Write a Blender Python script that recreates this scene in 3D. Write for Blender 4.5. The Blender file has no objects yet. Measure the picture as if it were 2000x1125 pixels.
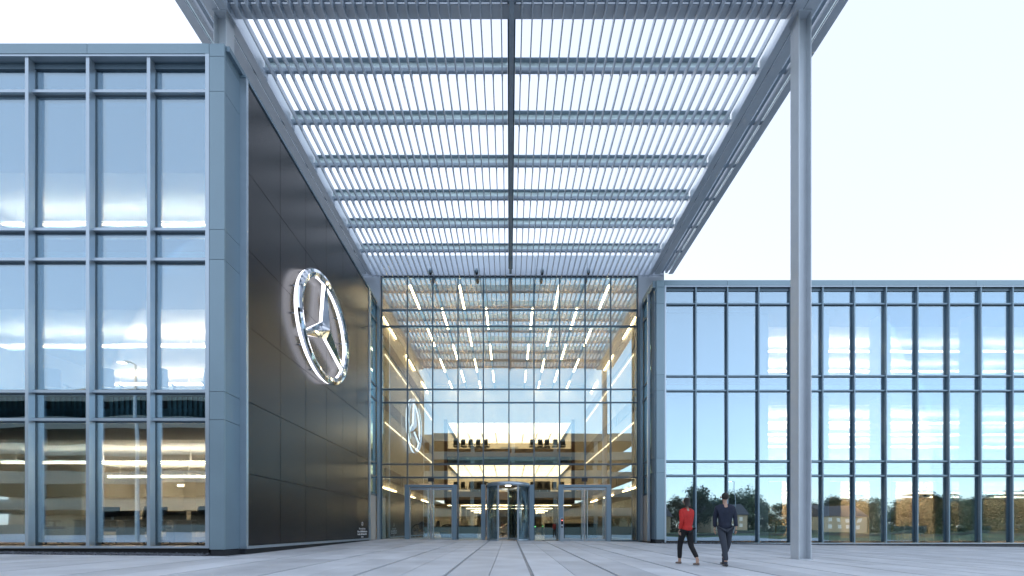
import bpy, bmesh, math, random
from mathutils import Vector
R = random.Random(7)
C = bpy.context.scene.collection
S = bpy.context.scene
rad = math.radians

# ---------------------------------------------------------------- camera, sky, sun, exposure
F = 741.0; VX, VY = 995.0, 1033.0          # eye level is z = 0, the camera looks along +Y
cd = bpy.data.cameras.new('camera'); cam = bpy.data.objects.new('camera', cd); C.objects.link(cam)
cam.location = (0, 0, 0); cam.rotation_euler = (rad(90), 0, 0)
cd.sensor_width = 36; cd.lens = 36 * F / 2000; cd.shift_x = 5 / 2000; cd.shift_y = (VY - 562.5) / 2000
cd.clip_start = .05; cd.clip_end = 3000
S.camera = cam
W = bpy.data.worlds.new('World'); S.world = W; W.use_nodes = True
wn = W.node_tree.nodes; wl = W.node_tree.links
bg = wn['Background']; bg.inputs[1].default_value = .15
sky = wn.new('ShaderNodeTexSky'); sky.sky_type = 'NISHITA'; sky.sun_disc = False
SUN_EL, SUN_ROT = 14, -40                   # low, ahead to the left behind the buildings
sky.sun_elevation = rad(SUN_EL); sky.sun_rotation = rad(SUN_ROT)
sky.air_density = 1.0; sky.dust_density = .6; sky.ozone_density = 2.0
hs = wn.new('ShaderNodeHueSaturation'); hs.inputs['Saturation'].default_value = .78
veil = wn.new('ShaderNodeMixRGB'); veil.inputs[0].default_value = .55; veil.inputs[2].default_value = (2.5, 2.66, 2.98, 1)   # thin even high cloud
wl.new(sky.outputs[0], hs.inputs['Color']); wl.new(hs.outputs[0], veil.inputs[1]); wl.new(veil.outputs[0], bg.inputs[0])
sl = bpy.data.lights.new('sun', 'SUN'); sl.energy = .5; sl.angle = rad(25); sl.color = (1, .93, .85)
so = bpy.data.objects.new('sun', sl); C.objects.link(so)
so.rotation_euler = (rad(90 - SUN_EL), 0, rad(180 - SUN_ROT))
S.view_settings.view_transform = 'Standard'; S.view_settings.look = 'None'
S.view_settings.exposure = 1.75; S.view_settings.gamma = 1; S.view_settings.use_curve_mapping = False
cy = S.cycles
cy.use_denoising = True; cy.max_bounces = 8; cy.diffuse_bounces = 3; cy.glossy_bounces = 4
cy.transparent_max_bounces = 24; cy.caustics_reflective = False; cy.sample_clamp_indirect = 6

# ---------------------------------------------------------------- materials
def mat(name, col, rough=.5, metal=0, var=0.0, grain=0, gscale=8, bump=0, bscale=20, stretch=(1, 1, 1), emit=None, es=0, spec=.5):
    m = bpy.data.materials.new(name); m.use_nodes = True
    n = m.node_tree.nodes; l = m.node_tree.links; b = n['Principled BSDF']
    b.inputs['Base Color'].default_value = (*col, 1); b.inputs['Roughness'].default_value = rough
    b.inputs['Metallic'].default_value = metal; b.inputs['Specular IOR Level'].default_value = spec
    if emit:
        b.inputs['Emission Color'].default_value = (*emit, 1); b.inputs['Emission Strength'].default_value = es
    if var or grain:
        geo = n.new('ShaderNodeNewGeometry'); mp = n.new('ShaderNodeMapping'); mp.inputs['Scale'].default_value = stretch
        l.new(geo.outputs['Position'], mp.inputs['Vector'])
        nz = n.new('ShaderNodeTexNoise'); nz.inputs['Scale'].default_value = gscale; nz.inputs['Detail'].default_value = 6
        l.new(mp.outputs[0], nz.inputs['Vector'])
        oi = n.new('ShaderNodeObjectInfo')
        a = n.new('ShaderNodeMapRange'); a.inputs['From Min'].default_value = .3; a.inputs['From Max'].default_value = .7
        a.inputs['To Min'].default_value = 1 - grain; a.inputs['To Max'].default_value = 1 + grain
        l.new(nz.outputs[0], a.inputs['Value'])
        c = n.new('ShaderNodeMapRange'); c.inputs['To Min'].default_value = 1 - var; c.inputs['To Max'].default_value = 1 + var
        l.new(oi.outputs['Random'], c.inputs['Value'])
        mu = n.new('ShaderNodeMath'); mu.operation = 'MULTIPLY'
        l.new(a.outputs[0], mu.inputs[0]); l.new(c.outputs[0], mu.inputs[1])
        vm = n.new('ShaderNodeVectorMath'); vm.operation = 'SCALE'; vm.inputs[0].default_value = col
        l.new(mu.outputs[0], vm.inputs['Scale']); l.new(vm.outputs[0], b.inputs['Base Color'])
        rr = n.new('ShaderNodeMath'); rr.operation = 'MULTIPLY_ADD'
        rr.inputs[1].default_value = .12; rr.inputs[2].default_value = rough - .06
        l.new(nz.outputs[0], rr.inputs[0]); l.new(rr.outputs[0], b.inputs['Roughness'])
    if bump:
        geo = n.new('ShaderNodeNewGeometry'); nz = n.new('ShaderNodeTexNoise'); nz.inputs['Scale'].default_value = bscale
        nz.inputs['Detail'].default_value = 4
        bp = n.new('ShaderNodeBump'); bp.inputs['Strength'].default_value = bump; bp.inputs['Distance'].default_value = .02
        l.new(geo.outputs['Position'], nz.inputs['Vector']); l.new(nz.outputs[0], bp.inputs['Height'])
        l.new(bp.outputs[0], b.inputs['Normal'])
    return m

def glass(name, tint, refl, r0, wave=.02, rough=0.0, wscale=.9):
    m = bpy.data.materials.new(name); m.use_nodes = True
    n = m.node_tree.nodes; l = m.node_tree.links; n.remove(n['Principled BSDF']); out = n['Material Output']
    t = n.new('ShaderNodeBsdfTransparent'); t.inputs[0].default_value = (*tint, 1)
    g = n.new('ShaderNodeBsdfGlossy'); g.inputs['Color'].default_value = (*refl, 1); g.inputs['Roughness'].default_value = rough
    lw = n.new('ShaderNodeLayerWeight'); lw.inputs['Blend'].default_value = .25
    mr = n.new('ShaderNodeMapRange'); mr.inputs['To Min'].default_value = r0; mr.inputs['To Max'].default_value = .85
    mx = n.new('ShaderNodeMixShader')
    l.new(lw.outputs['Fresnel'], mr.inputs['Value']); l.new(mr.outputs[0], mx.inputs[0])
    l.new(t.outputs[0], mx.inputs[1]); l.new(g.outputs[0], mx.inputs[2]); l.new(mx.outputs[0], out.inputs[0])
    if wave:
        geo = n.new('ShaderNodeNewGeometry'); nz = n.new('ShaderNodeTexNoise'); nz.inputs['Scale'].default_value = wscale
        nz.inputs['Detail'].default_value = 0
        bp = n.new('ShaderNodeBump'); bp.inputs['Strength'].default_value = wave; bp.inputs['Distance'].default_value = .1
        l.new(geo.outputs['Position'], nz.inputs['Vector']); l.new(nz.outputs[0], bp.inputs['Height'])
        l.new(bp.outputs[0], g.inputs['Normal'])
    return m

def emis(name, col, s):
    return mat(name, (.8, .8, .8), .5, emit=col, es=s)

M = dict(
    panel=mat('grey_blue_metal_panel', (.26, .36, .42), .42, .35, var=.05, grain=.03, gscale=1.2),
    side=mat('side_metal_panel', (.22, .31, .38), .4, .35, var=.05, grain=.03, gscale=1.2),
    silver=mat('silver_anodised_trim', (.48, .56, .63), .32, .7, grain=.03, gscale=3),
    frame=mat('dark_blue_grey_frame', (.10, .15, .19), .35, .4),
    joint=mat('dark_joint', (.025, .03, .035), .7),
    black=mat('black_satin_panel', (.018, .016, .016), .27, 0, spec=.55),
    plinth=mat('dark_plinth', (.022, .026, .032), .55, grain=.1),
    steel=mat('painted_grey_steel', (.60, .65, .70), .42, .25, var=.03, grain=.04, gscale=2.5),
    slat=mat('aluminium_slat', (.62, .68, .75), .42, .3, var=.04, grain=.04, gscale=2),
    galv=mat('galvanised_steel', (.62, .74, .75), .5, .2, grain=.22, gscale=5, stretch=(.6, 1, 2)),
    tube=mat('tube_steel', (.34, .41, .48), .42, .4, grain=.08),
    fascia=mat('pale_fascia_metal', (.52, .58, .66), .45, .2, var=.03, grain=.03, gscale=1),
    concrete=mat('paving_concrete', (.58, .61, .65), .62, var=.10, grain=.14, gscale=1.1, bump=.25, bscale=90),
    plaza=mat('plaza_concrete', (.45, .49, .54), .7, grain=.1, gscale=2),
    band=mat('dark_paving_band', (.30, .32, .35), .7, grain=.2, gscale=9),
    gravel=mat('slate_gravel', (.10, .11, .13), .6, grain=.6, gscale=14),
    gbase=mat('gravel_bed_dark', (.03, .033, .04), .8, grain=.4, gscale=30),
    chrome=mat('polished_chrome', (.82, .84, .88), .04, 1, bump=.12, bscale=2.5),
    white=mat('white_paint', (.78, .77, .74), .6),
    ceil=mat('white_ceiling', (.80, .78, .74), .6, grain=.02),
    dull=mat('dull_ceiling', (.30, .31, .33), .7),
    cream=mat('cream_stone', (.58, .53, .45), .55, grain=.06, gscale=1.2, stretch=(1, 1, .3)),
    tan=mat('tan_ceiling_board', (.56, .45, .33), .6, grain=.01, gscale=.3),
    taupe=mat('taupe_balcony_front', (.26, .21, .17), .5, grain=.04),
    brick=mat('dark_brick', (.09, .055, .045), .7, grain=.4, gscale=12),
    oak=mat('pale_wood', (.46, .34, .22), .5, grain=.05, gscale=4, stretch=(3, 3, .5)),
    darkwood=mat('dark_stone', (.03, .028, .027), .3, grain=.2),
    floor=mat('polished_floor', (.35, .32, .28), .18, grain=.06),
    carpet=mat('grey_carpet', (.10, .095, .09), .9, grain=.2, gscale=10),
    cloth=mat('black_mesh_fabric', (.02, .022, .025), .7),
    desk=mat('pale_desk_top', (.40, .37, .33), .45),
    screen=mat('dark_screen', (.012, .013, .016), .2),
    teal=mat('teal_blind', (.42, .80, .85), .5, var=.2, grain=.1),
    blind=mat('pale_blind', (.55, .52, .47), .7),
    warm=emis('warm_light_strip', (1, .72, .42), 9),
    warmup=emis('warm_uplight_strip', (1, .74, .48), 24),
    rail=emis('warm_rail_light', (1, .70, .38), 10),
    lumi=emis('luminous_ceiling', (1, .76, .48), 1.15),
    led=emis('white_led_edge', (.90, .90, 1), .72),
    spot=emis('small_spot_light', (1, .85, .62), 6),
    pane=glass('blue_office_glass', (.82, .88, .92), (.73, .90, 1.0), .35, .03),
    pane2=glass('lobby_glass', (.88, .92, .90), (.64, .90, 1.0), .31, .007),
    clear=glass('clear_glass', (.90, .94, .93), (.85, .95, 1), .07, 0),
    red=mat('red_jacket_fabric', (.55, .025, .02), .75, grain=.1, gscale=20),
    navy=mat('navy_jacket_fabric', (.015, .022, .045), .8, grain=.15, gscale=20),
    trouser=mat('charcoal_trouser', (.045, .055, .075), .85),
    ptrouser=mat('black_trouser', (.008, .008, .01), .8),
    skin=mat('skin', (.50, .31, .23), .55), hair=mat('dark_hair', (.018, .013, .01), .5),
    shoe=mat('beige_shoe', (.16, .12, .10), .5), dshoe=mat('dark_shoe', (.03, .03, .035), .4),
    bark=mat('bark', (.09, .07, .05), .9), leaf=mat('leaf', (.045, .075, .035), .7, var=.3, grain=.4, gscale=1),
    grass=mat('lawn_green', (.05, .10, .03), .9, grain=.3, gscale=2), road=mat('asphalt', (.05, .052, .055), .85, grain=.2),
    wallp=mat('house_cladding', (.45, .36, .24), .7), garage=mat('garage_concrete', (.09, .11, .12), .8, grain=.1),
    roofm=mat('house_shingles', (.07, .07, .08), .8),
    carp=mat('silver_car_paint', (.45, .44, .42), .22, .7), carb=mat('dark_car_paint', (.05, .03, .025), .25, .3),
    tyre=mat('tyre_rubber', (.015, .015, .016), .7), brass=mat('brass', (.6, .42, .18), .25, .9),
    letter=mat('white_lettering', (.75, .77, .8), .5), green=emis('green_indicator', (.1, 1, .3), 1.5), redl=emis('red_indicator', (1, .1, .05), 1.5),
)

# ---------------------------------------------------------------- helpers
class MB:
    def __init__(s): s.v = []; s.f = []
    def box(s, x0, x1, y0, y1, z0, z1):
        k = len(s.v)
        s.v += [(x0, y0, z0), (x1, y0, z0), (x1, y1, z0), (x0, y1, z0), (x0, y0, z1), (x1, y0, z1), (x1, y1, z1), (x0, y1, z1)]
        s.f += [tuple(k + i for i in q) for q in ((0, 3, 2, 1), (4, 5, 6, 7), (0, 1, 5, 4), (1, 2, 6, 5), (2, 3, 7, 6), (3, 0, 4, 7))]
        return s
    def tube(s, pts, r, n=8):
        rs = r if isinstance(r, (list, tuple)) else [r] * len(pts)
        rings = []
        for i, p in enumerate(pts):
            p = Vector(p); a = Vector(pts[max(i - 1, 0)]); b = Vector(pts[min(i + 1, len(pts) - 1)])
            d = (b - a).normalized(); u = d.cross(Vector((0, 0, 1)))
            if u.length < .01: u = d.cross(Vector((1, 0, 0)))
            u.normalize(); w = d.cross(u)
            k = len(s.v)
            for j in range(n):
                t = 2 * math.pi * j / n; q = p + (u * math.cos(t) + w * math.sin(t)) * rs[i]; s.v.append(tuple(q))
            rings.append(k)
        for a, b in zip(rings, rings[1:]):
            for j in range(n): s.f.append((a + j, a + (j + 1) % n, b + (j + 1) % n, b + j))
        s.f.append(tuple(rings[0] + j for j in reversed(range(n)))); s.f.append(tuple(rings[-1] + j for j in range(n)))
        return s
    def prism(s, poly, axis, a, b):
        """poly: 2-D outline; axis: the extrusion axis 'x','y','z'"""
        n = len(poly); k = len(s.v)
        def P(p, t): return {'x': (t, p[0], p[1]), 'y': (p[0], t, p[1]), 'z': (p[0], p[1], t)}[axis]
        s.v += [P(p, a) for p in poly] + [P(p, b) for p in poly]
        s.f += [tuple(range(k, k + n)), tuple(reversed(range(k + n, k + 2 * n)))]
        for i in range(n): s.f.append((k + i, k + n + i, k + n + (i + 1) % n, k + (i + 1) % n))
        return s
    def mesh(s, name, m):
        me = bpy.data.meshes.new(name); me.from_pydata(s.v, [], s.f)
        bm = bmesh.new(); bm.from_mesh(me); bmesh.ops.recalc_face_normals(bm, faces=bm.faces); bm.to_mesh(me); bm.free()
        me.materials.append(m); return me
def smooth(o):
    for p in o.data.polygons: p.use_smooth = True
    return o
def obj(name, mb, m, parent=None):
    o = bpy.data.objects.new(name, mb.mesh(name, M[m]) if isinstance(mb, MB) else mb); C.objects.link(o)
    if parent: o.parent = parent
    return o
_cube = {}
def box(name, m, x0, x1, y0, y1, z0, z1, parent=None, tilt=0):
    if m not in _cube: _cube[m] = MB().box(-.5, .5, -.5, .5, -.5, .5).mesh(m + '_block', M[m])
    o = bpy.data.objects.new(name, _cube[m]); C.objects.link(o)
    p = parent.location if (parent and parent.type == 'EMPTY') else Vector()
    q = Vector(((x0 + x1) / 2, (y0 + y1) / 2, (z0 + z1) / 2))
    o.location = q; o.scale = (abs(x1 - x0), abs(y1 - y0), abs(z1 - z0))
    if tilt: o.rotation_euler = (R.uniform(-tilt, tilt), 0, R.uniform(-tilt, tilt))
    if parent: o.parent = parent
    return o
def unscale_parent(o, parent):          # a sub-part under a scaled block keeps its own place
    o.parent = parent; o.matrix_parent_inverse = parent.matrix_basis.inverted(); return o
def sub(name, m, x0, x1, y0, y1, z0, z1, parent):
    o = box(name, m, x0, x1, y0, y1, z0, z1); return unscale_parent(o, parent)
def thing(name, label, cat, loc=(0, 0, 0), rz=0, group=None):
    o = bpy.data.objects.new(name, None); C.objects.link(o); o.location = loc; o.rotation_euler = (0, 0, rz)
    o.empty_display_size = .2
    return tag(o, label, cat, group)
def tag(o, label=None, cat=None, group=None, kind=None):
    if label: o['label'] = label
    if cat: o['category'] = cat
    if group: o['group'] = group
    if kind: o['kind'] = kind
    return o
def dup(root, loc, rz=None, label=None, scale=None):
    def cp(o, par):
        c = o.copy(); C.objects.link(c)
        if par: c.parent = par
        for ch in o.children: cp(ch, c)
        return c
    r = cp(root, None); r.location = loc
    if rz is not None: r.rotation_euler = (0, 0, rz)
    if label: r['label'] = label
    if scale: r.scale = scale
    return r
def G(x, y):                              # height of the paving, falls gently away from the doors
    return -(.64 + .010 * x + .011 * (21.5 - max(y, -4)))

# ---------------------------------------------------------------- ground
def sheet(name, m, x0, x1, y0, y1, dz, nx=2, ny=2, fn=None):
    mb = MB(); fn = fn or G
    for j in range(ny + 1):
        for i in range(nx + 1):
            x = x0 + (x1 - x0) * i / nx; y = y0 + (y1 - y0) * j / ny; mb.v.append((x, y, fn(x, y) + dz))
    for j in range(ny):
        for i in range(nx):
            k = j * (nx + 1) + i; mb.f.append((k, k + 1, k + nx + 2, k + nx + 1))
    return tag(obj(name, mb, m), kind='structure')
sheet('ground', 'grass', -700, 700, -900, 700, -.55, 2, 2, lambda x, y: -.8)
sheet('plaza', 'plaza', -40, 60, -22, 5.0, -.02, 8, 8)
base = sheet('pavement', 'band', -20, 34, 5.0, 24.5, -.022, 8, 8)
sheet('road', 'road', -300, 300, -60, -48, -.3, 2, 2, lambda x, y: -.9)
cols = 66; px0 = -17.6
rows = [5.1, 9.2, 13.3, 17.4, 21.45]
for j in range(len(rows) - 1):
    for i in range(cols):
        x0 = px0 + i * .75 + (.035 if i % 2 == 0 else .007); x1 = px0 + (i + 1) * .75 - (.035 if i % 2 else .007)
        cx = (x0 + x1) / 2
        y0, y1 = rows[j] + .007, rows[j + 1] - .007
        if cx < -7.5 and y0 > 9.4: continue
        y1m = y1
        if cx < -7.45: y1m = min(y1, 9.62)
        if cx > 7.2: y1m = min(y1, 19.25)
        if y1m - y0 < .3: continue
        if abs(cx) > 1.36 * y1m: continue
        mb = MB().box(x0, x1, y0, y1m, -.05, 0)
        mb.v = [(a, b, c + G(a, b)) for a, b, c in mb.v]
        obj('slab', mb, 'concrete', base)

def gravel(name, x0, x1, y0, y1, n, label):
    mb = MB()
    mb.box(x0, x1, y0, y1, -1.1, G((x0 + x1) / 2, y0) - .015)
    for i in range(n):
        x = R.uniform(x0, x1); y = R.uniform(y0, y1); r = R.uniform(.012, .035); z = G(x, y) + R.uniform(-.02, .035)
        k = len(mb.v); a = R.uniform(0, 6)
        for t in range(4):
            mb.v.append((x + r * 1.3 * math.cos(a + t * 1.57) * R.uniform(.7, 1.2), y + r * math.sin(a + t * 1.57), z + R.uniform(-.01, .01)))
        mb.v.append((x, y, z + r * .8)); mb.v.append((x, y, z - r))
        for t in range(4):
            mb.f.append((k + t, k + (t + 1) % 4, k + 4)); mb.f.append((k + (t + 1) % 4, k + t, k + 5))
    o = obj(name, mb, 'gravel'); return tag(o, label, 'gravel', kind='stuff')
gravel('gravel', -16, -7.9, 9.62, 10.08, 3500, 'dark slate gravel strip along the foot of the left glass wall')
gravel('gravel', 7.9, 30, 19.25, 19.75, 5000, 'dark slate gravel strip along the foot of the right glass wall')

# ---------------------------------------------------------------- office wings
def facade(bld, Yf, xs, zs, end_lo, end_hi, glassm='pane', fw=.045, fd=.13, cw=.062, trim='silver'):
    """framed glass wall facing the camera; xs: fin centres, zs: transom heights, top first"""
    yg = Yf + fd
    for x in xs:
        box('mullion', trim, x - fw, x + fw, Yf, yg + .02, zs[-1] - .04, zs[0] + .02, bld)
        box('mullion_core', 'frame', x - cw, x + cw, yg + .02, yg + .16, zs[-1] - .03, zs[0], bld)
    allx = [end_lo] + list(xs) + [end_hi]
    for z in zs[1:-1]:
        for a, b in zip(allx, allx[1:]):
            box('transom', trim, a + fw + .001, b - fw - .001, yg - .05, yg + .03, z - .036, z + .036, bld)
            box('transom_core', 'frame', a + cw + .001, b - cw - .001, yg + .031, yg + .15, z - .07, z + .07, bld)
    for a, b in zip(allx, allx[1:]):
        for z1, z0 in zip(zs, zs[1:]):
            box('pane', glassm, a + cw - .01, b - cw + .01, yg + .04, yg + .055, z0 + .05, z1 - .05, bld, tilt=.0028)
    # surround
    box('head_frame', 'silver', end_lo - .05, end_hi, Yf - .02, Yf + .1, zs[0] + .02, zs[0] + .07, bld)
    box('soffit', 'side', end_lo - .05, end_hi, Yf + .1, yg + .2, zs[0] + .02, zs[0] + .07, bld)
    box('head_core', 'frame', end_lo, end_hi, yg, yg + .12, zs[0] - .14, zs[0] + .02, bld)
    box('sill', 'silver', end_lo - .05, end_hi, Yf - .03, yg + .15, zs[-1] - .10, zs[-1] - .04, bld)
    box('plinth', 'plinth', end_lo, end_hi, yg - .05, yg + .1, zs[-1] - .7, zs[-1] - .10, bld)

ZL = [12.42, 11.64, 7.97, 7.17, 3.66, 2.91, -.41]
ZR = [12.55, 11.72, 7.97, 7.2, 3.52, 2.77, -.68]
# left wing
LB = thing('office_building', 'left office wing with tall lit windows and a black panelled side wall', 'building', (0, 0, 0))
YL = 10.0
lx = [(x - VX) / F * YL for x in (52, 171, 290)]
lend = (404 - VX) / F * YL; llo = lx[0] - 1.61
more = [llo - 1.61 * k for k in range(0, 2)][::-1]
facade(LB, YL, more + lx, ZL, more[0] - 1.61, lend - .02)
box('edge_frame', 'silver', lend - .02, lend + .08, YL - .03, YL + .28, ZL[-1] - .1, ZL[0] + .07, LB)
# parapet panels
def parapet(bld, y0, y1, z0, z1, xs):
    for a, b in zip(xs, xs[1:]):
        box('parapet_panel', 'panel', a + .006, b - .006, y0, y1, z0, z1, bld)
    box('parapet_core', 'joint', xs[0], xs[-1], y0 + .02, y1 + .3, z0 + .01, z1 - .02, bld)
parapet(LB, YL - .03, YL + .06, 12.495, 12.76, [-19, -15.6, -11.1, lend + .085])
XWL = -7.35
# corner pilaster (stacked panels, joints)
zj = [12.93, 12.55, 11.68, 8.0, 7.2, 3.67, 2.92, -.55]
zl = [12.76, 12.42, 11.5, 7.87, 7.08, 3.61, 2.87, -.55]
for z1, z0 in zip(zl, zl[1:]):
    box('corner_panel', 'panel', lend + .09, -7.49, YL - .03, YL + .02, z0 + .006, z1 - .006, LB)
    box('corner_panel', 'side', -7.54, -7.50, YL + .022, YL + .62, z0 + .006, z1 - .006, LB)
box('corner_core', 'joint', lend + .1, -7.55, YL + .02, YL + .9, -1.2, 12.74, LB)
box('corner_plinth', 'plinth', lend + .1, -7.50, YL + .0, YL + .64, -1.2, -.56, LB)
# black side wall
Y0, Y1 = 10.64, 19.8
box('edge_frame', 'silver', -7.56, XWL + .03, Y0 - .08, Y0, -.56, 12.55, LB)
box('edge_frame', 'silver', -7.56, XWL + .03, Y1, Y1 + .08, -.56, 12.55, LB)
zp = [12.47, 10.03, 7.86, 5.70, 3.58, 1.55, -.47]
for z1, z0 in zip(zp, zp[1:]):
    for k in range(6):
        a = Y0 + (Y1 - Y0) * k / 6; b = Y0 + (Y1 - Y0) * (k + 1) / 6
        box('wall_panel', 'black', XWL - .03, XWL, a + .009, b - .009, z0 + .009, z1 - .009, LB, tilt=.0012)
box('wall_core', 'joint', XWL - .2, XWL - .032, Y0, Y1, -.5, 12.5, LB)
box('sill', 'silver', XWL - .1, XWL + .05, Y0 - .08, Y1 + .08, -.56, -.48, LB)
box('plinth', 'plinth', XWL - .15, XWL - .02, Y0 - .06, Y1 + .1, -1.2, -.56, LB)
box('coping', 'side', XWL - .3, XWL + .02, Y0 - .1, Y1 + .08, 12.55, 12.62, LB)
box('coping', 'side', -7.9, XWL - .05, YL + .03, 21.3, 12.622, 12.76, LB)
box('roof', 'dull', -20, -7.95, YL + .4, 27.5, 12.5, 12.75, LB)

# right wing
RB = thing('office_building', 'long right office wing of pale blue glass bays behind the round-the-corner tall white column', 'building', (0, 0, 0))
RB['label'] = 'long right office wing of reflective blue glass bays behind the tall column'
YR = 19.70
rx = [(x - VX) / F * YR for x in (1359.5, 1421.5, 1482.5, 1545, 1607.5, 1669.5, 1731.5, 1793, 1854.5, 1916.5, 1979)]
rx += [rx[-1] + 1.647 * k for k in range(1, 8)]
rlo = (1300 - VX) / F * YR
facade(RB, YR, rx, ZR, rlo + .02, rx[-1] + 1.647, 'pane', .032, .09, .045, 'side')
box('edge_frame', 'silver', rlo - .06, rlo + .02, YR - .03, YR + .28, ZR[-1] - .1, ZR[0] + .07, RB)
parapet(RB, YR - .03, YR + .06, 12.63, 12.90, [rlo - .07, 11.3, 17.8, 24.2, 30.4, 36.6])
for z1, z0 in zip(zj, zj[1:]):
    z1 = min(z1, 12.9)
    box('corner_panel', 'panel', 7.62, rlo - .07, YR - .03, YR + .02, z0 - .0, z1 - .012, RB)
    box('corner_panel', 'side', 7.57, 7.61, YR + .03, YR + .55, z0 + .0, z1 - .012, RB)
box('corner_core', 'joint', 7.63, rlo - .08, YR + .02, YR + .9, -1.3, 12.88, RB)
box('corner_plinth', 'plinth', 7.60, rlo - .08, YR, YR + .5, -1.3, -.56, RB)
box('coping', 'side', 7.45, 7.9, YR + .03, 21.3, 12.55, 12.89, RB)
box('roof', 'dull', 7.95, 52, YR + .4, 34, 12.5, 12.7, RB)

# glazed returns between each wing and the lobby front
def returns(bld, X, s, Ya, Yb):
    for y in (Ya + .05, Yb - .1):
        box('mullion', 'silver', min(X, X + s * .14), max(X, X + s * .14), y - .05, y + .05, -.65, 12.5, bld)
    for z in (11.6, 8.0, 7.2, 3.67, 2.92, 1.9):
        box('transom', 'frame', min(X - s * .01, X - s * .1), max(X - s * .01, X - s * .1), Ya + .1, Yb - .15, z - .05, z + .05, bld)
    zz = [12.5, 11.6, 8.0, 7.2, 3.67, 2.92, 1.9]
    for z1, z0 in zip(zz, zz[1:]):
        box('pane', 'pane2', X - s * .05 - .008, X - s * .05 + .008, Ya + .1, Yb - .15, z0 + .05, z1 - .05, bld)
    box('side_door', 'blind', X - .03 - s * .05, X - s * .05, Ya + .12, Yb - .17, -.68, 1.85, bld)
    box('head_frame', 'side', min(X, X - s * .2), max(X, X - s * .2), Ya, Yb, 12.5, 12.56, bld)
returns(LB, -7.44, 1, 19.9, 21.45)
returns(RB, 7.50, -1, 20.2, 21.45)

# ---------------------------------------------------------------- wing interiors
def interior(bld, x0, x1, y0, y1, zs, side, drop=2.3):
    floors = [(zs[5], zs[6]), (zs[3], zs[4]), (zs[1], zs[2])]
    for zt, zb in floors:
        box('floor_slab', 'carpet', x0, x1, y0 + .4, y1, zb - .35, zb - .02, bld)
        box('ceiling', 'ceil', x0, x1, y0 + drop, y1, zt + .04, zt + .10, bld)
        box('bulkhead', 'dull', x0, x1, y0 + .42, y0 + drop - .002, zt - .0, zt + .06, bld)  # ceiling strip by the glass, its unlit look put into the grey colour
        box('back_wall', 'cream', x0, x1, y1, y1 + .1, zb, zt + .04, bld)
    for a, b in ((zs[4], zs[5]), (zs[2], zs[3])):
        box('spandrel_panel', 'teal', x0, x1, y0 + .43, y0 + .47, b + .08, a - .08, bld)
    box('end_wall', 'white', side, side + .1, y0 + .45, y1, zs[-1], zs[1], bld)
    ox = x0 - .1 if side > x0 + 5 else x1
    box('end_wall', 'cream', ox, ox + .1, y0 + .1, y1 + .1, -1.1, zs[0], bld)
interior(LB, -19, -7.75, YL, 27, ZL, -7.75, 2.4)
interior(RB, 8.12, 52, YR, 33, ZR, 8.05, 2.3)
for zt in (ZL[1], ZL[3], ZL[5]):
    for k in range(8):
        sub_y = 12.5 + 1.9 * k
for k in range(3):                              # round cream columns inside the left wing
    for j in range(2):
        pass
for x in (-16.5, -11.9):
    box('interior_column', 'cream', x - .3, x + .3, 19.6, 20.2, -.42, 11.7, LB)
for x in (rx[2] + .55, rx[6] + .62, rx[8] - .6 + 3.0, rx[3] + 2.2):
    box('interior_column', 'white', x, x + .62, YR + 1.0, YR + 1.6, -.68, 11.7, RB)
# plain rooms close behind the first three bays on the right
for zt, zb in ((ZR[3], ZR[4]), (ZR[1], ZR[2])):
    box('partition', 'white', 8.16, rx[2] + .3, YR + .9, YR + 1.0, zb, zt, RB)
box('partition', 'oak', 8.16, rx[0] - .1, YR + .9, YR + 1.0, ZR[6], ZR[5], RB)
box('partition', 'dull', rx[0], rx[2] + .6, YR + 1.4, YR + 1.5, ZR[6], ZR[5], RB)
box('partition', 'oak', rx[2] + .9, 52, 27.9, 28.0, ZR[6], ZR[5], RB)
for x in (rx[3] + .4, rx[5] + .55, rx[7] + .5, rx[9] + .5):
    box('partition', 'oak', x, x + 1.0, YR + 2.6, YR + 2.7, ZR[6], ZR[5], RB)
# teal vertical blinds behind the lower spandrel on the left
edges = [more[0]] + lx + [lend]
edges = [more[-1], lx[0], lx[1], lx[2], lend]
for a, b in zip(edges, edges[1:]):
    for k in range(9):
        xa = a + .14 + (b - a - .26) * k / 9; w = (b - a - .26) / 9
        mb = MB().prism([(xa, 0), (xa + w * .5, -.035), (xa + w * .96, -.05), (xa + w * .96, -.04), (xa + w * .5, -.022), (xa, .01)], 'z', 3.0, 3.6)
        mb.v = [(x, y + YL + .40, z) for x, y, z in mb.v]
        smooth(obj('blind_slat', mb, 'teal', LB))

def pendant(x0, x1, y, zc, label, grp, dz=.55):
    t = thing('pendant_light', label, 'light', ((x0 + x1) / 2, y, zc - dz), 0, grp); L = (x1 - x0) / 2
    obj('housing', MB().box(-L, L, -.05, .05, 0, .05), 'white', t)
    obj('diffuser', MB().box(-L, L, -.05, .05, -.02, -.002), 'warm', t)
    obj('uplight', MB().box(-L, L, -.045, .045, .052, .06), 'warmup', t)
    w = MB()
    for x in (-L * .9, -L * .3, L * .3, L * .9): w.box(x - .01, x + .01, -.01, .01, .05, dz)
    obj('hanger', w, 'white', t)
for fl, zc in (('ground', 2.96), ('first', 7.24), ('second', 11.72)):
    for k, y in enumerate((13.9, 17.6, 21.3, 25.0)):
        nm = ('nearest the glass', 'second row back', 'third row back', 'against the back wall')[k]
        pendant(-18.6, -7.95, y, zc, 'long warm pendant strip light in the left wing, %s floor, %s' % (fl, nm), 'pendant strip lights in the left wing')
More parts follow.
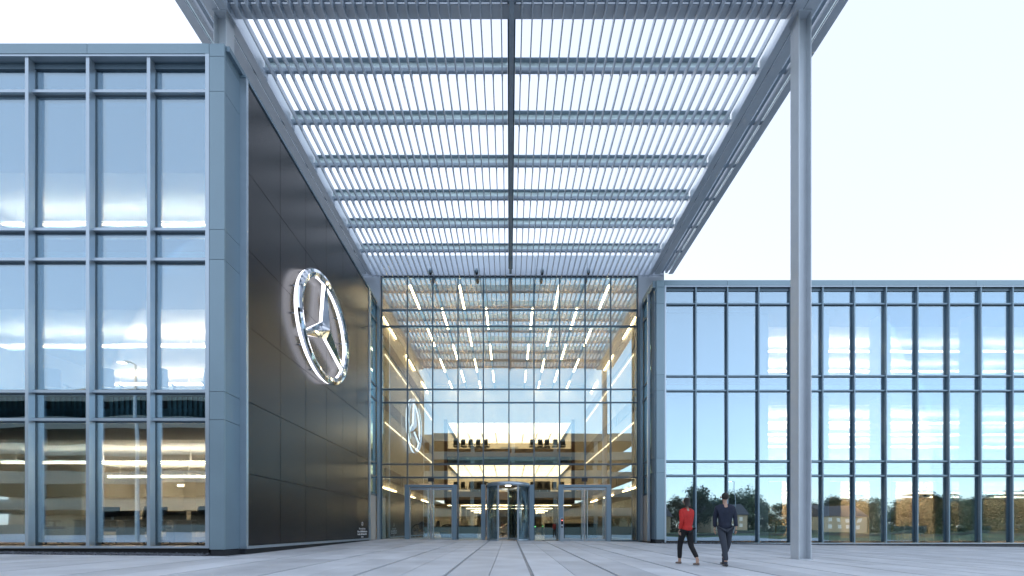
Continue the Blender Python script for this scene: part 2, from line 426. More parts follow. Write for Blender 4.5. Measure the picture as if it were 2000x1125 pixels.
for fl, zc in (('ground', 2.80), ('first', 7.24), ('second', 11.76)):
    for k, y in enumerate((24.0, 27.0, 31.0)):
        if fl == 'ground' and k == 2: continue
        nm = ('nearest the glass', 'middle row', 'rear row')[k]
        pendant(13.2, 50, y, zc, 'long warm pendant strip light in the right wing, %s floor, %s' % (fl, nm), 'pendant strip lights in the right wing')

# office furniture
def make_chair(label, grp, loc, rz):
    t = thing('office_chair', label, 'chair', loc, rz, grp)
    b = MB(); n = 6
    for j in range(n + 1):
        z = .55 + .55 * j / n; w = .23 * (1 - .25 * abs(j / n - .45)); y = .22 + .05 * math.sin(j / n * 3)
        for i in range(5):
            u = i / 4 * 2 - 1; b.v.append((u * w, y - .06 * u * u, z))
    for j in range(n):
        for i in range(4): k = j * 5 + i; b.f.append((k, k + 1, k + 6, k + 5))
    o = smooth(obj('backrest', b, 'cloth', t)); sm = o.modifiers.new('s', 'SOLIDIFY'); sm.thickness = .04
    s = obj('seat', MB().box(-.25, .25, -.25, .25, .44, .52), 'cloth', t); bv = s.modifiers.new('b', 'BEVEL'); bv.width = .035; bv.segments = 2
    obj('post', MB().tube([(0, 0, .1), (0, 0, .44)], .03), 'tube', t)
    bs = MB()
    for k in range(5):
        a = k * 1.2566; bs.tube([(0, 0, .12), (.3 * math.cos(a), .3 * math.sin(a), .06)], [.03, .015], 6)
        bs.tube([(.3 * math.cos(a), .3 * math.sin(a), .0), (.3 * math.cos(a), .3 * math.sin(a), .06)], .025, 6)
    obj('star_base', bs, 'cloth', t)
    for sx in (-1, 1):
        obj('armrest', MB().box(sx * .27 - .03, sx * .27 + .03, -.12, .14, .66, .69).box(sx * .27 - .015, sx * .27 + .015, 0, .03, .47, .66), 'cloth', t)
    return t
bayn = ['at the left edge', 'second from left', 'third from left', 'beside the metal corner']
centers = [(more[-1] + lx[0]) / 2, (lx[0] + lx[1]) / 2, (lx[1] + lx[2]) / 2, (lx[2] + lend) / 2]
ch0 = None
def make_desk(label, loc):
    t = thing('desk', label, 'desk', loc, 0, 'desks behind the left ground floor windows')
    obj('top', MB().box(-.72, .72, -.36, .36, .70, .735), 'desk', t)
    for sx in (-1, 1): obj('leg', MB().box(sx * .68 - .025, sx * .68 + .025, -.33, .33, 0, .70), 'desk', t)
    obj('screen_panel', MB().box(-.72, .72, .365, .39, .35, 1.05), 'darkwood', t)
    return t
def make_monitor(label, loc):
    t = thing('monitor', label, 'monitor', loc, 0, 'monitors on the left desks')
    obj('screen', MB().box(-.27, .27, -.02, .02, .12, .44), 'screen', t)
    obj('stand', MB().box(-.03, .03, .021, .05, .01, .3).box(-.11, .11, -.06, .1, 0, .01), 'tube', t)
    return t
d0 = make_desk('desk with pale top behind ground floor window ' + bayn[0], (centers[0] + .15, 12.6, -.44))
m0 = make_monitor('black monitor on the desk behind ground floor window ' + bayn[0], (centers[0] + .15, 12.75, .295))
c0 = make_chair('black mesh chair behind ground floor window ' + bayn[0], 'chairs in the left wing', (centers[0] - .1, 11.2, -.44), rad(170))
c1 = dup(c0, (centers[0] - .1, 11.4, 3.65), rad(200), 'black mesh chair behind first floor window ' + bayn[0])
for i in (1, 2, 3):
    dup(d0, (centers[i] + .15, 12.6, -.44), None, 'desk with pale top behind ground floor window ' + bayn[i])
    dup(m0, (centers[i] + .15, 12.75, .295), None, 'black monitor on the desk behind ground floor window ' + bayn[i])
    dup(c0, (centers[i] - .1, 11.2, -.44), rad(170 + R.uniform(-12, 12)), 'black mesh chair behind ground floor window ' + bayn[i])
    dup(c1, (centers[i] - .1, 11.4, 3.65), rad(200 + R.uniform(-12, 12)), 'black mesh chair behind first floor window ' + bayn[i])
def cabinet(x0, x1, y, z, lab):
    t = thing('low_cabinet', lab, 'cabinet', ((x0 + x1) / 2, y, z), 0, None); L = (x1 - x0) / 2
    obj('body', MB().box(-L, L, -.2, .2, 0, .5), 'desk', t); obj('top', MB().box(-L - .02, L + .02, -.22, .22, .5, .53), 'darkwood', t)
cabinet(-18, -8.3, 12.2, 3.65, 'long low cabinet behind the first floor windows of the left wing')

# right wing: projectors and shell chairs on the ground floor
def make_projector(label, loc):
    t = thing('projector', label, 'projector', loc, 0, 'ceiling projectors in the right wing')
    obj('body', MB().box(-.22, .22, -.15, .15, -.09, .07), 'white', t)
    obj('lens', MB().tube([(-.1, -.15, 0), (-.1, -.2, 0)], .05, 12), 'screen', t)
    obj('mount', MB().tube([(0, 0, .07), (0, 0, .85)], .02), 'white', t)
    return t
pj = None
for i, nm in ((5, 'third bay right of the tall column'), (7, 'fifth bay right of the tall column'), (9, 'seventh bay right of the tall column')):
    x = rx[i] + .35
    # stands further back, so its x grows with distance
    p = ((rx[i] + .3) * 22.5 / YR, 22.5, 1.95)
    if pj is None: pj = make_projector('white ceiling projector in the ' + nm, p)
    else: dup(pj, p, None, 'white ceiling projector in the ' + nm)
def make_shell(label, loc, rz):
    t = thing('shell_chair', label, 'chair', loc, rz, 'white shell chairs in the right wing')
    b = MB(); prof = [(-.24, .46), (-.05, .43), (.15, .44), (.23, .52), (.27, .70), (.30, .86)]
    for (y, z) in prof:
        for u in (-1, -.5, 0, .5, 1): b.v.append((u * .23, y, z + .03 * u * u))
    for j in range(5):
        for i in range(4): k = j * 5 + i; b.f.append((k, k + 1, k + 6, k + 5))
    o = smooth(obj('shell', b, 'white', t)); o.modifiers.new('s', 'SOLIDIFY').thickness = .015
    for sx in (-1, 1):
        for sy in (-1, 1): obj('leg', MB().tube([(sx * .15, sy * .12, .44), (sx * .22, sy * .2, 0)], .012, 6), 'tube', t)
    return t
sc0 = None
for bay, nmb in ((2, 'left of the tall column'), (6, 'fourth bay right of the tall column'), (8, 'sixth bay right of the tall column')):
    for k in range(3):
        p = ((rx[bay] + .5) * 21.3 / YR + k * .62, 21.3, -.70)
        l = '%s white shell chair in the bay %s' % (('left', 'middle', 'right')[k], nmb)
        if sc0 is None: sc0 = make_shell(l, p, rad(160))
        else: dup(sc0, p, rad(160), l)

# ---------------------------------------------------------------- lobby block (atrium)
AT = thing('lobby_building', 'tall glass fronted entrance lobby between the two office wings', 'building', (0, 0, 0))
YA = 21.5; HW = 7.25
ax = [(x - VX) / F * YA for x in (745, 795.5, 845, 894.5, 944, 994, 1043, 1093, 1143, 1193, 1245)]
az = [14.27, 12.42, 11.50, 7.92, 7.17, 3.67, 2.92, -.66]
for i, x in enumerate(ax):
    zb = -.66 if i in (0, 1, 3, 4, 6, 7, 9, 10) else 2.48
    box('mullion', 'frame', x - .035, x + .035, YA, YA + .16, zb, 14.3, AT)
doors = {(1, 3), (7, 9), (4, 6)}
for z in az[:-1]:
    for a, b in zip(ax, ax[1:]):
        box('transom', 'frame', a + .036, b - .036, YA + .01, YA + .15, z - .04, z + .04, AT)
for i, (a, b) in enumerate(zip(ax, ax[1:])):
    for z1, z0 in zip(az, az[1:]):
        zb = z0
        if z0 < 0 and i in (1, 2, 4, 5, 7, 8): zb = 2.52
        box('pane', 'pane2', a + .03, b - .03, YA + .03, YA + .042, zb + .03, z1 - .03, AT, tilt=.0016)
for i in (0, 3, 6, 9):
    box('sill', 'frame', ax[i] + .04, ax[i + 1] - .04, YA, YA + .14, -.75, -.63, AT)
# fascia above and beside the glass
fx = [-8.75, -7.3, -4.4, -1.45, 1.45, 4.4, 7.3, 8.75]
for a, b in zip(fx, fx[1:]):
    box('fascia_panel', 'fascia', a + .008, b - .008, YA - .05, YA, 14.33, 15.46, AT)
box('fascia_core', 'joint', -8.7, 8.7, YA + .01, YA + .3, 14.3, 15.4, AT)
for s in (-1, 1):
    x0, x1 = sorted((s * 7.30, s * 8.75))
    box('side_panel', 'fascia', x0, x1, YA - .04, YA + .02, 12.0, 14.31, AT)
    x0, x1 = sorted((s * 7.29, s * 7.5))
    box('side_panel', 'panel', x0, x1, YA - .04, YA + .2, -.9, 12.0, AT)
# inside
box('lobby_floor', 'floor', -7.8, 7.8, YA + .02, 70, -.80, -.655, AT)
box('roof_ceiling', 'tan', -8.6, 8.6, YA + .3, 38.2, 14.5, 14.7, AT)
box('side_wall', 'cream', -7.75, -7.6, YA + .3, 38.2, -.7, 14.5, AT)
box('side_wall', 'cream', 7.6, 7.75, YA + .3, 38.2, -.7, 14.5, AT)
YB = 38.2; BW = 6.56
for s in (-1, 1):
    x0, x1 = sorted((s * BW, s * 7.6)); box('pier', 'cream', x0, x1, YB, YB + .5, 2.9, 14.5, AT)
    x0, x1 = sorted((s * (BW - .3), s * BW)); box('pier', 'brick', x0, x1, YB - .1, YB + .5, 2.6, 11.0, AT)
box('upper_wall', 'cream', -BW, BW, YB, YB + .2, 10.75, 14.5, AT)
box('floor_slab', 'darkwood', -BW, BW, YB - .1, 52, 2.60, 2.92, AT)
box('balcony_front', 'taupe', -BW + .31, BW - .31, YB - .12, YB + .1, 2.92, 3.75, AT)
box('floor_slab', 'cream', -BW, BW, YB + .12, 52, 3.4, 3.55, AT)
box('balcony_front', 'taupe', -BW + .31, BW - .31, YB - .12, YB + .1, 7.25, 8.05, AT)
box('floor_slab', 'cream', -BW, BW, YB + .12, 52, 7.6, 7.9, AT)
for z0, z1 in ((3.75, 6.6), (8.05, 10.75)):
    box('back_wall', 'cream', -BW, BW, 47.5, 47.6, z0 - .3, z1 + .3, AT)
    for i in range(8):
        for j in range(3):
            a = -BW + .32 + (2 * BW - .64) * i / 8; b = -BW + .32 + (2 * BW - .64) * (i + 1) / 8
            y0 = YB + .3 + j * 3
            box('light_panel', 'lumi', a + .05, b - .05, y0 + .03, y0 + 2.97, z1 - .03, z1, AT)
    box('ceiling_grid', 'darkwood', -BW, BW, YB + .2, 47.5, z1 + .01, z1 + .1, AT)
    for x in (-4.9, 3.1):
        box('wall_opening', 'darkwood', x, x + 2.0, 47.4, 47.49, z0, z0 + 2.2, AT)
    box('wall_opening', 'dull', -1.1, 1.1, 47.4, 47.49, z0, z0 + 2.2, AT)
for i in range(8):
    a = -BW + .32 + (2 * BW - .64) * i / 8; b = -BW + .32 + (2 * BW - .64) * (i + 1) / 8
    box('balcony_glass', 'clear', a + .02, b - .02, YB, YB + .015, 6.62, 7.24, AT)
# ground floor beyond
box('lobby_ceiling', 'cream', -7.7, 7.7, YB + .4, 70, 2.5, 2.59, AT)
box('end_wall', 'cream', -7.7, 7.7, 69, 69.2, -.7, 2.5, AT)
for s in (-1, 1): box('side_wall', 'cream', *sorted((s * 7.72, s * 7.85)), 38.25, 69, -.7, 2.95, AT)
for s in (-1, 1): box('side_wall', 'cream', *sorted((s * 6.55, s * 6.7)), 38.72, 47.6, 2.93, 11.0, AT)
box('feature_wall', 'darkwood', -2.9, 2.9, 42, 42.4, -.65, 2.2, AT)
for y in (40, 46, 52, 58): box('cove_light', 'warm', -6.5, 6.5, y, y + .12, 2.46, 2.49, AT)  # ceiling strips added to brighten the ground floor beyond the lobby
box('cove_light', 'warm', -2.9, 2.9, 41.9, 41.97, 2.22, 2.27, AT)
for s in (-1, 1):
    for k in range(5):
        x = s * 5.4; y = 40 + k * 5
        o = smooth(obj('lobby_column', MB().tube([(x, y, -.65), (x, y, 2.5)], .32, 16), 'white', AT))
    for k in range(9):
        for q in range(3):
            box('downlight', 'spot', s * (3.6 + .35 * q) - .05, s * (3.6 + .35 * q) + .05, 39.5 + k * 3, 39.6 + k * 3, 2.47, 2.49, AT)
# inner side walls: two glazed bands with light strips
for s in (-1, 1):
    for z0, z1 in ((3.75, 6.6), (8.05, 10.75)):
        x0, x1 = sorted((s * 7.58, s * 7.56))
        for k in range(4):
            y = 23 + k * 3.7
            box('light_panel', 'lumi', x0, x1, y + .1, y + 3.5, z1 - .16, z1 - .08, AT)
            box('wall_opening', 'taupe', x0, x1, y + .1, y + 3.5, z0 - .75, z0, AT)
    x0, x1 = sorted((s * 7.57, s * 7.52)); box('wall_opening', 'darkwood', x0, x1, 22.5, 37.5, -.6, 2.4, AT)
    for k in range(3):
        for zz_ in (12.6, 2.45): box('cove_light', 'rail', *sorted((s * 7.55, s * 7.50)), 22.6 + k * 5, 25.2 + k * 5, zz_, zz_ + .05, AT)
    box('wall_band', 'taupe', *sorted((s * 7.59, s * 7.54)), 22, 38, 11.0, 11.7, AT)

# double doors
def double_door(xa, xb):
    s = F / YA
    fr = MB()
    fr.box(xa, xa + .25, YA - .12, YA + .16, -.70, 2.50).box(xb - .25, xb, YA - .12, YA + .16, -.70, 2.50)
    fr.box(xa + .25, xb - .25, YA - .12, YA + .16, 2.36, 2.50)
    f = obj('door_frame', fr, 'side', AT)
    mid = (xa + xb) / 2
    for sgn in (-1, 1):
        a, b = (xa + .27, mid - .012) if sgn < 0 else (mid + .012, xb - .27)
        lf = MB().box(a, b, YA - .03, YA + .03, 2.20, 2.34).box(a, b, YA - .03, YA + .03, -.68, -.56)
        lf.box(a, a + .035, YA - .03, YA + .03, -.56, 2.20).box(b - .035, b, YA - .03, YA + .03, -.56, 2.20)
        d = obj('door', lf, 'silver', AT)
        obj('pane', MB().box(a + .036, b - .036, YA - .008, YA + .008, -.555, 2.195), 'pane2', d)
        hx = mid + sgn * .15
        h = MB().tube([(hx, YA - .12, -.62), (hx, YA - .12, 2.30)], .022, 8)
        for z in (-.3, 1.0, 2.0): h.tube([(hx, YA - .12, z), (hx, YA - .02, z)], .014, 6)
        obj('handle', h, 'silver', d)
    for q in (mid,):
        box('door_sensor', 'joint', q - .16, q + .16, YA - .06, YA - .002, 2.68, 2.88, AT)
double_door((790.4 - VX) / F * YA * .995, (892 - VX) / F * YA * .995)
double_door((1091 - VX) / F * YA * .995, (1193 - VX) / F * YA * .995)
# revolving door
rd = bpy.data.objects.new('revolving_door', None); C.objects.link(rd); rd.parent = AT
rcx, rcy, rr = (992.5 - VX) / F * YA, YA + .15, 1.18
xl, xr = (940 - VX) / F * YA, (1042.5 - VX) / F * YA
obj('door_frame', MB().box(xl, xl + .24, YA - .12, YA + .2, -.7, 2.5).box(xr - .24, xr, YA - .12, YA + .2, -.7, 2.5), 'side', rd)
def arc(a0, a1, z0, z1, r, th, n=14):
    mb = MB(); 
    for i in range(n + 1):
        a = rad(a0 + (a1 - a0) * i / n)
        for q in (r, r - th):
            for z in (z0, z1): mb.v.append((rcx + q * math.cos(a), rcy + q * math.sin(a), z))
    for i in range(n):
        k = 4 * i
        for u, w in ((0, 1), (1, 3), (3, 2), (2, 0)): mb.f.append((k + u, k + w, k + 4 + w, k + 4 + u))
    mb.f += [(0, 2, 3, 1), (4 * n, 4 * n + 1, 4 * n + 3, 4 * n + 2)]
    return mb
smooth(obj('canopy_ring', arc(0, 360, 2.36, 2.56, rr + .05, .10, 40), 'silver', rd))
cp = MB().prism([(rcx + (rr - .02) * math.cos(t * .2094), rcy + (rr - .02) * math.sin(t * .2094)) for t in range(30)], 'z', 2.42, 2.5)
obj('canopy_top', cp, 'frame', rd)
obj('canopy_light', MB().box(rcx - .15, rcx + .15, rcy - .6, rcy - .45, 2.39, 2.415), 'spot', rd)
for a0, a1 in ((180, 243), (297, 360), (0, 55), (125, 180)):
    smooth(obj('curved_pane', arc(a0, a1, -.55, 2.36, rr, .012), 'clear', rd))
    smooth(obj('base_rail', arc(a0, a1, -.68, -.55, rr + .02, .05), 'silver', rd))
for a in (243, 297, 55, 125, 183, 357):
    x, y = rcx + rr * math.cos(rad(a)), rcy + rr * math.sin(rad(a))
    obj('post', MB().box(x - .045, x + .045, y - .045, y + .045, -.68, 2.36), 'silver', rd)
for k in range(3):
    a = rad(70 + 120 * k); x, y = rcx + (rr - .06) * math.cos(a), rcy + (rr - .06) * math.sin(a)
    w = MB()
    for t0, t1, z0, z1 in ((0, 1, 2.2, 2.3), (0, 1, -.62, -.5), (0, .03, -.5, 2.2), (.97, 1, -.5, 2.2)):
        p0 = (rcx + (x - rcx) * t0, rcy + (y - rcy) * t0); p1 = (rcx + (x - rcx) * t1, rcy + (y - rcy) * t1)
        nx, ny = -math.sin(a) * .02, math.cos(a) * .02
        w.prism([(p0[0] - nx, p0[1] - ny), (p1[0] - nx, p1[1] - ny), (p1[0] + nx, p1[1] + ny), (p0[0] + nx, p0[1] + ny)], 'z', z0, z1)
    obj('wing', w, 'silver', rd)
    nx, ny = -math.sin(a) * .006, math.cos(a) * .006
    obj('wing_pane', MB().prism([(rcx - nx, rcy - ny), (x - nx, y - ny), (x + nx, y + ny), (rcx + nx, rcy + ny)], 'z', -.5, 2.2), 'clear', rd)

# light rails under the lobby roof
rn = 0
names8 = ['outermost left', 'second from left', 'third from left', 'left of centre', 'right of centre', 'third from right', 'second from right', 'outermost right']
for k, rt in enumerate((-.408, -.306, -.205, -.105, .105, .205, .306, .408)):
    X = rt * 14
    t = thing('light_rail', 'dark ceiling rail with glowing warm segments in the lobby, ' + names8[k], 'light', (X, 0, 14.0), 0, 'light rails under the lobby roof')
    obj('channel', MB().box(-.06, .06, 21.9, 38, .02, .14), 'frame', t)
    st = 21.8 if k in (0, 2, 5, 7) else 24.1
    y = st
    while y < 37.5:
        obj('light_segment', MB().box(-.05, .05, y, min(y + 2.45, 38), -.05, .019), 'rail', t); y += 4.75
    w = MB()
    for q in range(5): w.box(-.01, .01, 23 + q * 3.5, 23.02 + q * 3.5, .14, .5)
    obj('hanger', w, 'frame', t)

# balcony chairs
bc0 = None
for fl, z, fn in ((0, 3.56, 'lower'), (1, 7.91, 'upper')):
    for s in (-1, 1):
        for k in range(5):
            p = (s * 3.9 + (k - 2) * .78, 39.1, z)
            l = 'black chair on the %s lobby balcony, %s group, %s' % (fn, 'left' if s < 0 else 'right', ('first from left', 'second from left', 'middle one', 'second from right', 'last on the right')[k])
            if bc0 is None: bc0 = dup(c0, p, rad(170), l); bc0['group'] = 'black chairs on the lobby balconies'; bc0.scale = (1.15, 1.15, 1.15)
            else: dup(bc0, p, rad(170 + R.uniform(-20, 20)), l)

# lobby furniture: reception desk, turnstiles, two display cars, bench
t = thing('reception_desk', 'dark reception desk behind the right double door', 'desk', (4.6, 29, -.65))
obj('front', MB().box(-1.9, 2.0, -.3, .3, 0, 1.05), 'darkwood', t); obj('counter', MB().box(-2.0, 2.1, -.4, .35, 1.05, 1.1), 'desk', t)
t = thing('display_bench', 'low dark seating plinth behind the left double door', 'bench', (-3.6, 27, -.65))
obj('base', MB().box(-1.2, 1.3, -.4, .4, 0, .35), 'darkwood', t); obj('seat', MB().box(-1.25, 1.35, -.45, .45, .35, .5), 'cloth', t); obj('backrest', MB().box(-1.25, 1.35, .3, .45, .5, .9), 'cloth', t)
ts = None
for s in (-1, 1):
    for k in range(4):
        p = (s * 3.9 + (k - 1.5) * .8, 40.5, -.65)
        l = 'slim glass security turnstile %s the dark lobby wall, %s' % ('left of' if s < 0 else 'right of', ('first from left', 'second from left', 'third from left', 'last on the right')[k])
        if ts is None:
            ts = thing('turnstile', l, 'turnstile', p, 0, 'turnstiles at the back of the lobby')
            obj('cabinet', MB().box(-.08, .08, -.6, .6, 0, 1.0), 'screen', ts); obj('indicator', MB().box(-.05, .05, -.61, -.601, .85, .93), 'green', ts)
            obj('gate_pane', MB().box(.08, .35, -.01, .01, .2, .95), 'clear', ts)
        else: dup(ts, p, None, l)
# silver gullwing coupe seen from the side through the revolving door
t = thing('display_car', 'silver classic coupe shown side-on behind the revolving door', 'car', (-.1, 33, -.65))
b = [(-2.2, .38), (-2.15, .62), (-1.9, .74), (-.9, .80), (-.55, .86), (0, 1.18), (.45, 1.22), (.9, 1.12), (1.5, .85), (2.0, .72), (2.22, .55), (2.2, .36), (1.75, .28), (1.65, .5), (1.35, .58), (1.05, .5), (.95, .28), (-1.05, .28), (-1.15, .5), (-1.45, .58), (-1.75, .5), (-1.85, .28)]
o = obj('body', MB().prism(b, 'y', -.82, .82), 'carp', t); bv = o.modifiers.new('b', 'BEVEL'); bv.width = .1; bv.segments = 3
obj('side_window', MB().prism([(-.45, .86), (.02, 1.13), (.45, 1.17), (.85, 1.08), (1.2, .88)], 'y', -.835, -.815), 'screen', t)
for x in (-1.45, 1.35):
    for sy in (-1, 1):
        w = obj('wheel', MB().tube([(x, sy * .66, .33), (x, sy * .84, .33)], .33, 20), 'tyre', t)
        obj('rim', MB().tube([(x, sy * .835, .33), (x, sy * .86, .33)], .19, 14), 'chrome', w)
obj('bumper', MB().tube([(-2.26, -.7, .42), (-2.28, .7, .42)], .05).tube([(2.26, -.7, .42), (2.26, .7, .42)], .05), 'chrome', t)
# veteran car
t = thing('veteran_car', 'dark open veteran car with spoked wheels behind the left double door', 'car', (-5.25, 26, -.65), rad(15))
obj('chassis', MB().box(-1.3, 1.3, -.35, .35, .45, .58), 'carb', t)
obj('body', MB().prism([(-.9, .58), (-.9, 1.05), (-.75, 1.15), (-.25, .85), (.2, .80), (.3, 1.2), (.42, 1.2), (.45, .8), (1.2, .75), (1.3, .58)], 'y', -.38, .38), 'carb', t)
obj('seat_cushion', MB().box(-.75, -.2, -.36, .36, .88, 1.02), 'darkwood', t)
for x in (-.95, 1.0):
    for sy in (-1, 1):
        r_ = .48; ring = MB(); pts = [(x + r_ * math.cos(a * .2618), sy * .55, .48 + r_ * math.sin(a * .2618)) for a in range(25)]
        ring.tube(pts, .03, 6); w = obj('wheel', ring, 'tyre', t)
        sp = MB()
        for a in range(10): sp.tube([(x, sy * .55, .48), (x + .45 * math.cos(a * .628), sy * .55, .48 + .45 * math.sin(a * .628))], .01, 5)
        obj('spokes', sp, 'brass', w)
obj('steering_wheel', MB().tube([(.1, 0, .8), (-.15, 0, 1.3)], .015).tube([(-.2 + .18 * math.cos(a * .5236), .2 * math.sin(a * .5236), 1.32 + .06 * math.cos(a * .5236)) for a in range(13)], .015, 6), 'brass', t)
obj('headlamp', MB().tube([(1.25, -.25, .85), (1.42, -.25, .85)], .12, 12), 'brass', t)
obj('headlamp', MB().tube([(1.25, .25, .85), (1.42, .25, .85)], .12, 12), 'brass', t)

# ---------------------------------------------------------------- canopy
CX = .06
CP = thing('entrance_canopy', 'high canopy of thin parallel metal slats on two steel columns over the forecourt', 'canopy', (0, 0, 0))
ZS = 14.22; YF = 9.0; YE = 21.42
for k in range(-27, 28):
    if k == 0: continue
    x = CX + k * .288
    box('slat', 'slat', x - .017, x + .017, YF + .1, YE, ZS, ZS + .195, CP)
ybeams = [12.03, 13.55, 15.15, 16.68, 18.21, 19.82]
clip = MB()
for y in [10.45] + ybeams:
    for k in range(-27, 28):
        if k == 0: continue
        x = CX + k * .288; clip.box(x - .03, x + .03, y - .05, y + .05, ZS + .187, ZS + .27); clip.box(x + .018, x + .026, y - .10, y + .04, ZS + .02, ZS + .19)
tag(obj('slat_clips', clip, 'tube', CP), kind='stuff')
for y in ybeams:
    for s in (-1, 1):
        xa, xb = sorted((CX + s * .12, CX + s * 7.85)); 
        obj('tube', MB().tube([(xa, y, 14.50), (xb if s > 0 else xb, y, 14.50)], .055, 10), 'tube', CP)
        box('tube_plate', 'tube', xa, xb, y - .03, y + .03, 14.555, 14.60, CP)
        box('cross_beam', 'galv', xa, xb, y + .06, y + .09, 14.62, 14.87, CP)
        box('beam_flange', 'tube', xa, xb, y - .05, y + .09, 14.871, 14.895, CP)
        xa, xb = sorted((CX + s * 7.95, CX + s * 9.07)); obj('outrigger', MB().tube([(xa, y, 14.50), (xb, y, 14.50)], .055, 10), 'tube', CP)
# front girder, centre beam and side girders
for y, h in ((10.6, .55), (9.15, .45)):
    box('front_girder', 'steel', CX - 7.9, CX + 7.9, y - .02, y + .02, 14.47, 14.47 + h, CP)
    box('girder_flange', 'steel', CX - 7.9, CX + 7.9, y - .15, y + .15, 14.44, 14.468, CP)
    box('girder_flange', 'steel', CX - 7.9, CX + 7.9, y - .15, y + .15, 14.472 + h, 14.50 + h, CP)
    obj('tube', MB().tube([(CX - 7.9, y - .22, 14.49), (CX + 7.9, y - .22, 14.49)], .05, 10), 'tube', CP)
box('centre_beam', 'frame', CX - .115, CX + .115, YF + .1, 21.1, ZS + .24, ZS + .55, CP)
box('centre_beam', 'tube', CX - .015, CX + .015, YF + .1, 21.1, ZS - .02, ZS + .238, CP)
box('centre_beam', 'tube', CX - .07, CX + .07, YF + .1, 21.1, ZS - .05, ZS - .022, CP)
for s in (-1, 1):
    def sb(nm, m, a, b, z0, z1, ya=YF, yb=21.3):
        x0, x1 = sorted((CX + s * a, CX + s * b)); return box(nm, m, x0, x1, ya, yb, z0, z1, CP)
    sb('side_girder', 'steel', 7.90, 7.93, 14.30, 14.98)
    sb('girder_flange', 'steel', 7.82, 8.00, 14.27, 14.298)
    sb('side_plate', 'steel', 8.06, 8.38, 14.28, 14.32)
    sb('side_plate', 'frame', 8.09, 8.11, 14.322, 14.5)
    sb('side_blade', 'tube', 8.47, 8.58, 14.36, 14.56)
    sb('side_blade', 'steel', 8.68, 8.80, 14.36, 14.56)
    ys = [YF, 11.4, 14.3, 17.2, 21.3]
    for a, b in zip(ys, ys[1:]):
        sb('edge_fascia', 'steel', 9.08, 9.12, 14.32, 14.80, a + .01, b - .01)
        sb('edge_fascia', 'steel', 8.86, 9.079, 14.30, 14.33, a + .01, b - .01)
    sb('gutter', 'galv', 8.92, 8.95, 14.5, 14.75)
# columns: H section, web across, on a base plate
for cx in (-7.975, 8.145):
    zb = G(cx, 10.6) + .002
    col = MB(); w = .175
    col.box(cx - w, cx - w + .022, 10.45, 10.76, zb, 14.24).box(cx + w - .022, cx + w, 10.45, 10.76, zb, 14.24)
    cobj = obj('column', col, 'steel', CP)
    obj('web', MB().box(cx - w + .022, cx + w - .022, 10.59, 10.61, zb, 14.24), 'steel', cobj)
    obj('cap_plate', MB().box(cx - w - .02, cx + w + .02, 10.42, 10.79, 14.241, 14.27), 'steel', cobj)
    if cx > 0: obj('base_joint', MB().box(cx - w - .02, cx + w + .02, 10.42, 10.79, zb - .01, zb + .012), 'steel', cobj)

# spotlights on the lobby fascia
sp0 = None
for i, px in enumerate((841, 931, 1059, 1149)):
    p = ((px - VX) / F * (YA - .3), YA - .05, 14.38)
    l = 'small security camera above the lobby glass, %s of four' % ('first from the left', 'second from the left', 'third from the left', 'last on the right')[i]
    if sp0 is None:
        sp0 = thing('security_camera', l, 'camera', p, 0, 'cameras above the lobby glass')
        obj('arm', MB().tube([(0, 0, .3), (0, -.25, .25), (0, -.3, .1)], .035, 8), 'steel', sp0)
        smooth(obj('housing', MB().tube([(0, -.3, .12), (0, -.3, .02), (0, -.3, -.12)], [.06, .10, .09], 12), 'side', sp0))
        obj('lens', MB().tube([(0, -.3, -.121), (0, -.3, -.2)], .06, 12), 'joint', sp0)
    else: dup(sp0, p, None, l)

# ---------------------------------------------------------------- star sign on the black wall
SY, SZ, SR, SX = 14.67, 7.68, 2.0, -7.03
ST = thing('star_sign', 'large chrome three pointed star in a ring with glowing white edges on the black wall', 'sign', (SX, SY, SZ))
def P(a, r, x=0): return (x, r * math.cos(a), r * math.sin(a))      # a measured in the wall plane
def ringmesh(prof, n=96):
    mb = MB(); m = len(prof)
    for i in range(n):
        a = 2 * math.pi * i / n
        for (r, x) in prof: mb.v.append(P(a, r, x))
    for i in range(n):
        for j in range(m):
            mb.f.append((i * m + j, i * m + (j + 1) % m, ((i + 1) % n) * m + (j + 1) % m, ((i + 1) % n) * m + j))
    return mb
ri = SR - .30
obj('ring', ringmesh([(SR, -.06), (SR - .03, 0), (SR - .135, .035), (ri + .03, 0), (ri, -.06)]), 'chrome', ST)
smooth(obj('glowing_ring', ringmesh([(SR - .05, -.20), (SR - .05, -.061), (ri + .05, -.061), (ri + .05, -.20)]), 'led', ST))
pts = []
for k in range(3):
    a = math.pi / 2 + k * 2 * math.pi / 3
    pts.append((a, ri + .04)); pts.append((a + math.pi / 3, .35))
star = MB(); star.v.append((.10, 0, 0))
flat = []
for (a, r) in pts:
    if r > 1:      # blunt tips
        flat += [(a - .035, r), (a + .035, r)]
    else: flat.append((a, r))
n = len(flat)
star.v += [P(a, r, -.045) for a, r in flat]; star.v += [P(a, r, -.058) for a, r in flat]
tip = {i for i, (a, r) in enumerate(flat) if r > 1}
for i in range(n):
    j = (i + 1) % n
    star.f.append((0, 1 + i, 1 + j)); star.f.append((1 + i, 1 + n + i, 1 + n + j, 1 + j))
star.f.append(tuple(1 + n + i for i in reversed(range(n))))
obj('star', star, 'chrome', ST)
gs = MB(); gs.v += [P(a, r * (.99 if r > 1 else .88), -.0585) for a, r in flat] + [P(a, r * (.99 if r > 1 else .88), -.20) for a, r in flat]
gs.f += [tuple(range(n)), tuple(reversed(range(n, 2 * n)))] + [(i, n + i, n + (i + 1) % n, (i + 1) % n) for i in range(n)]
obj('glowing_star', gs, 'led', ST)
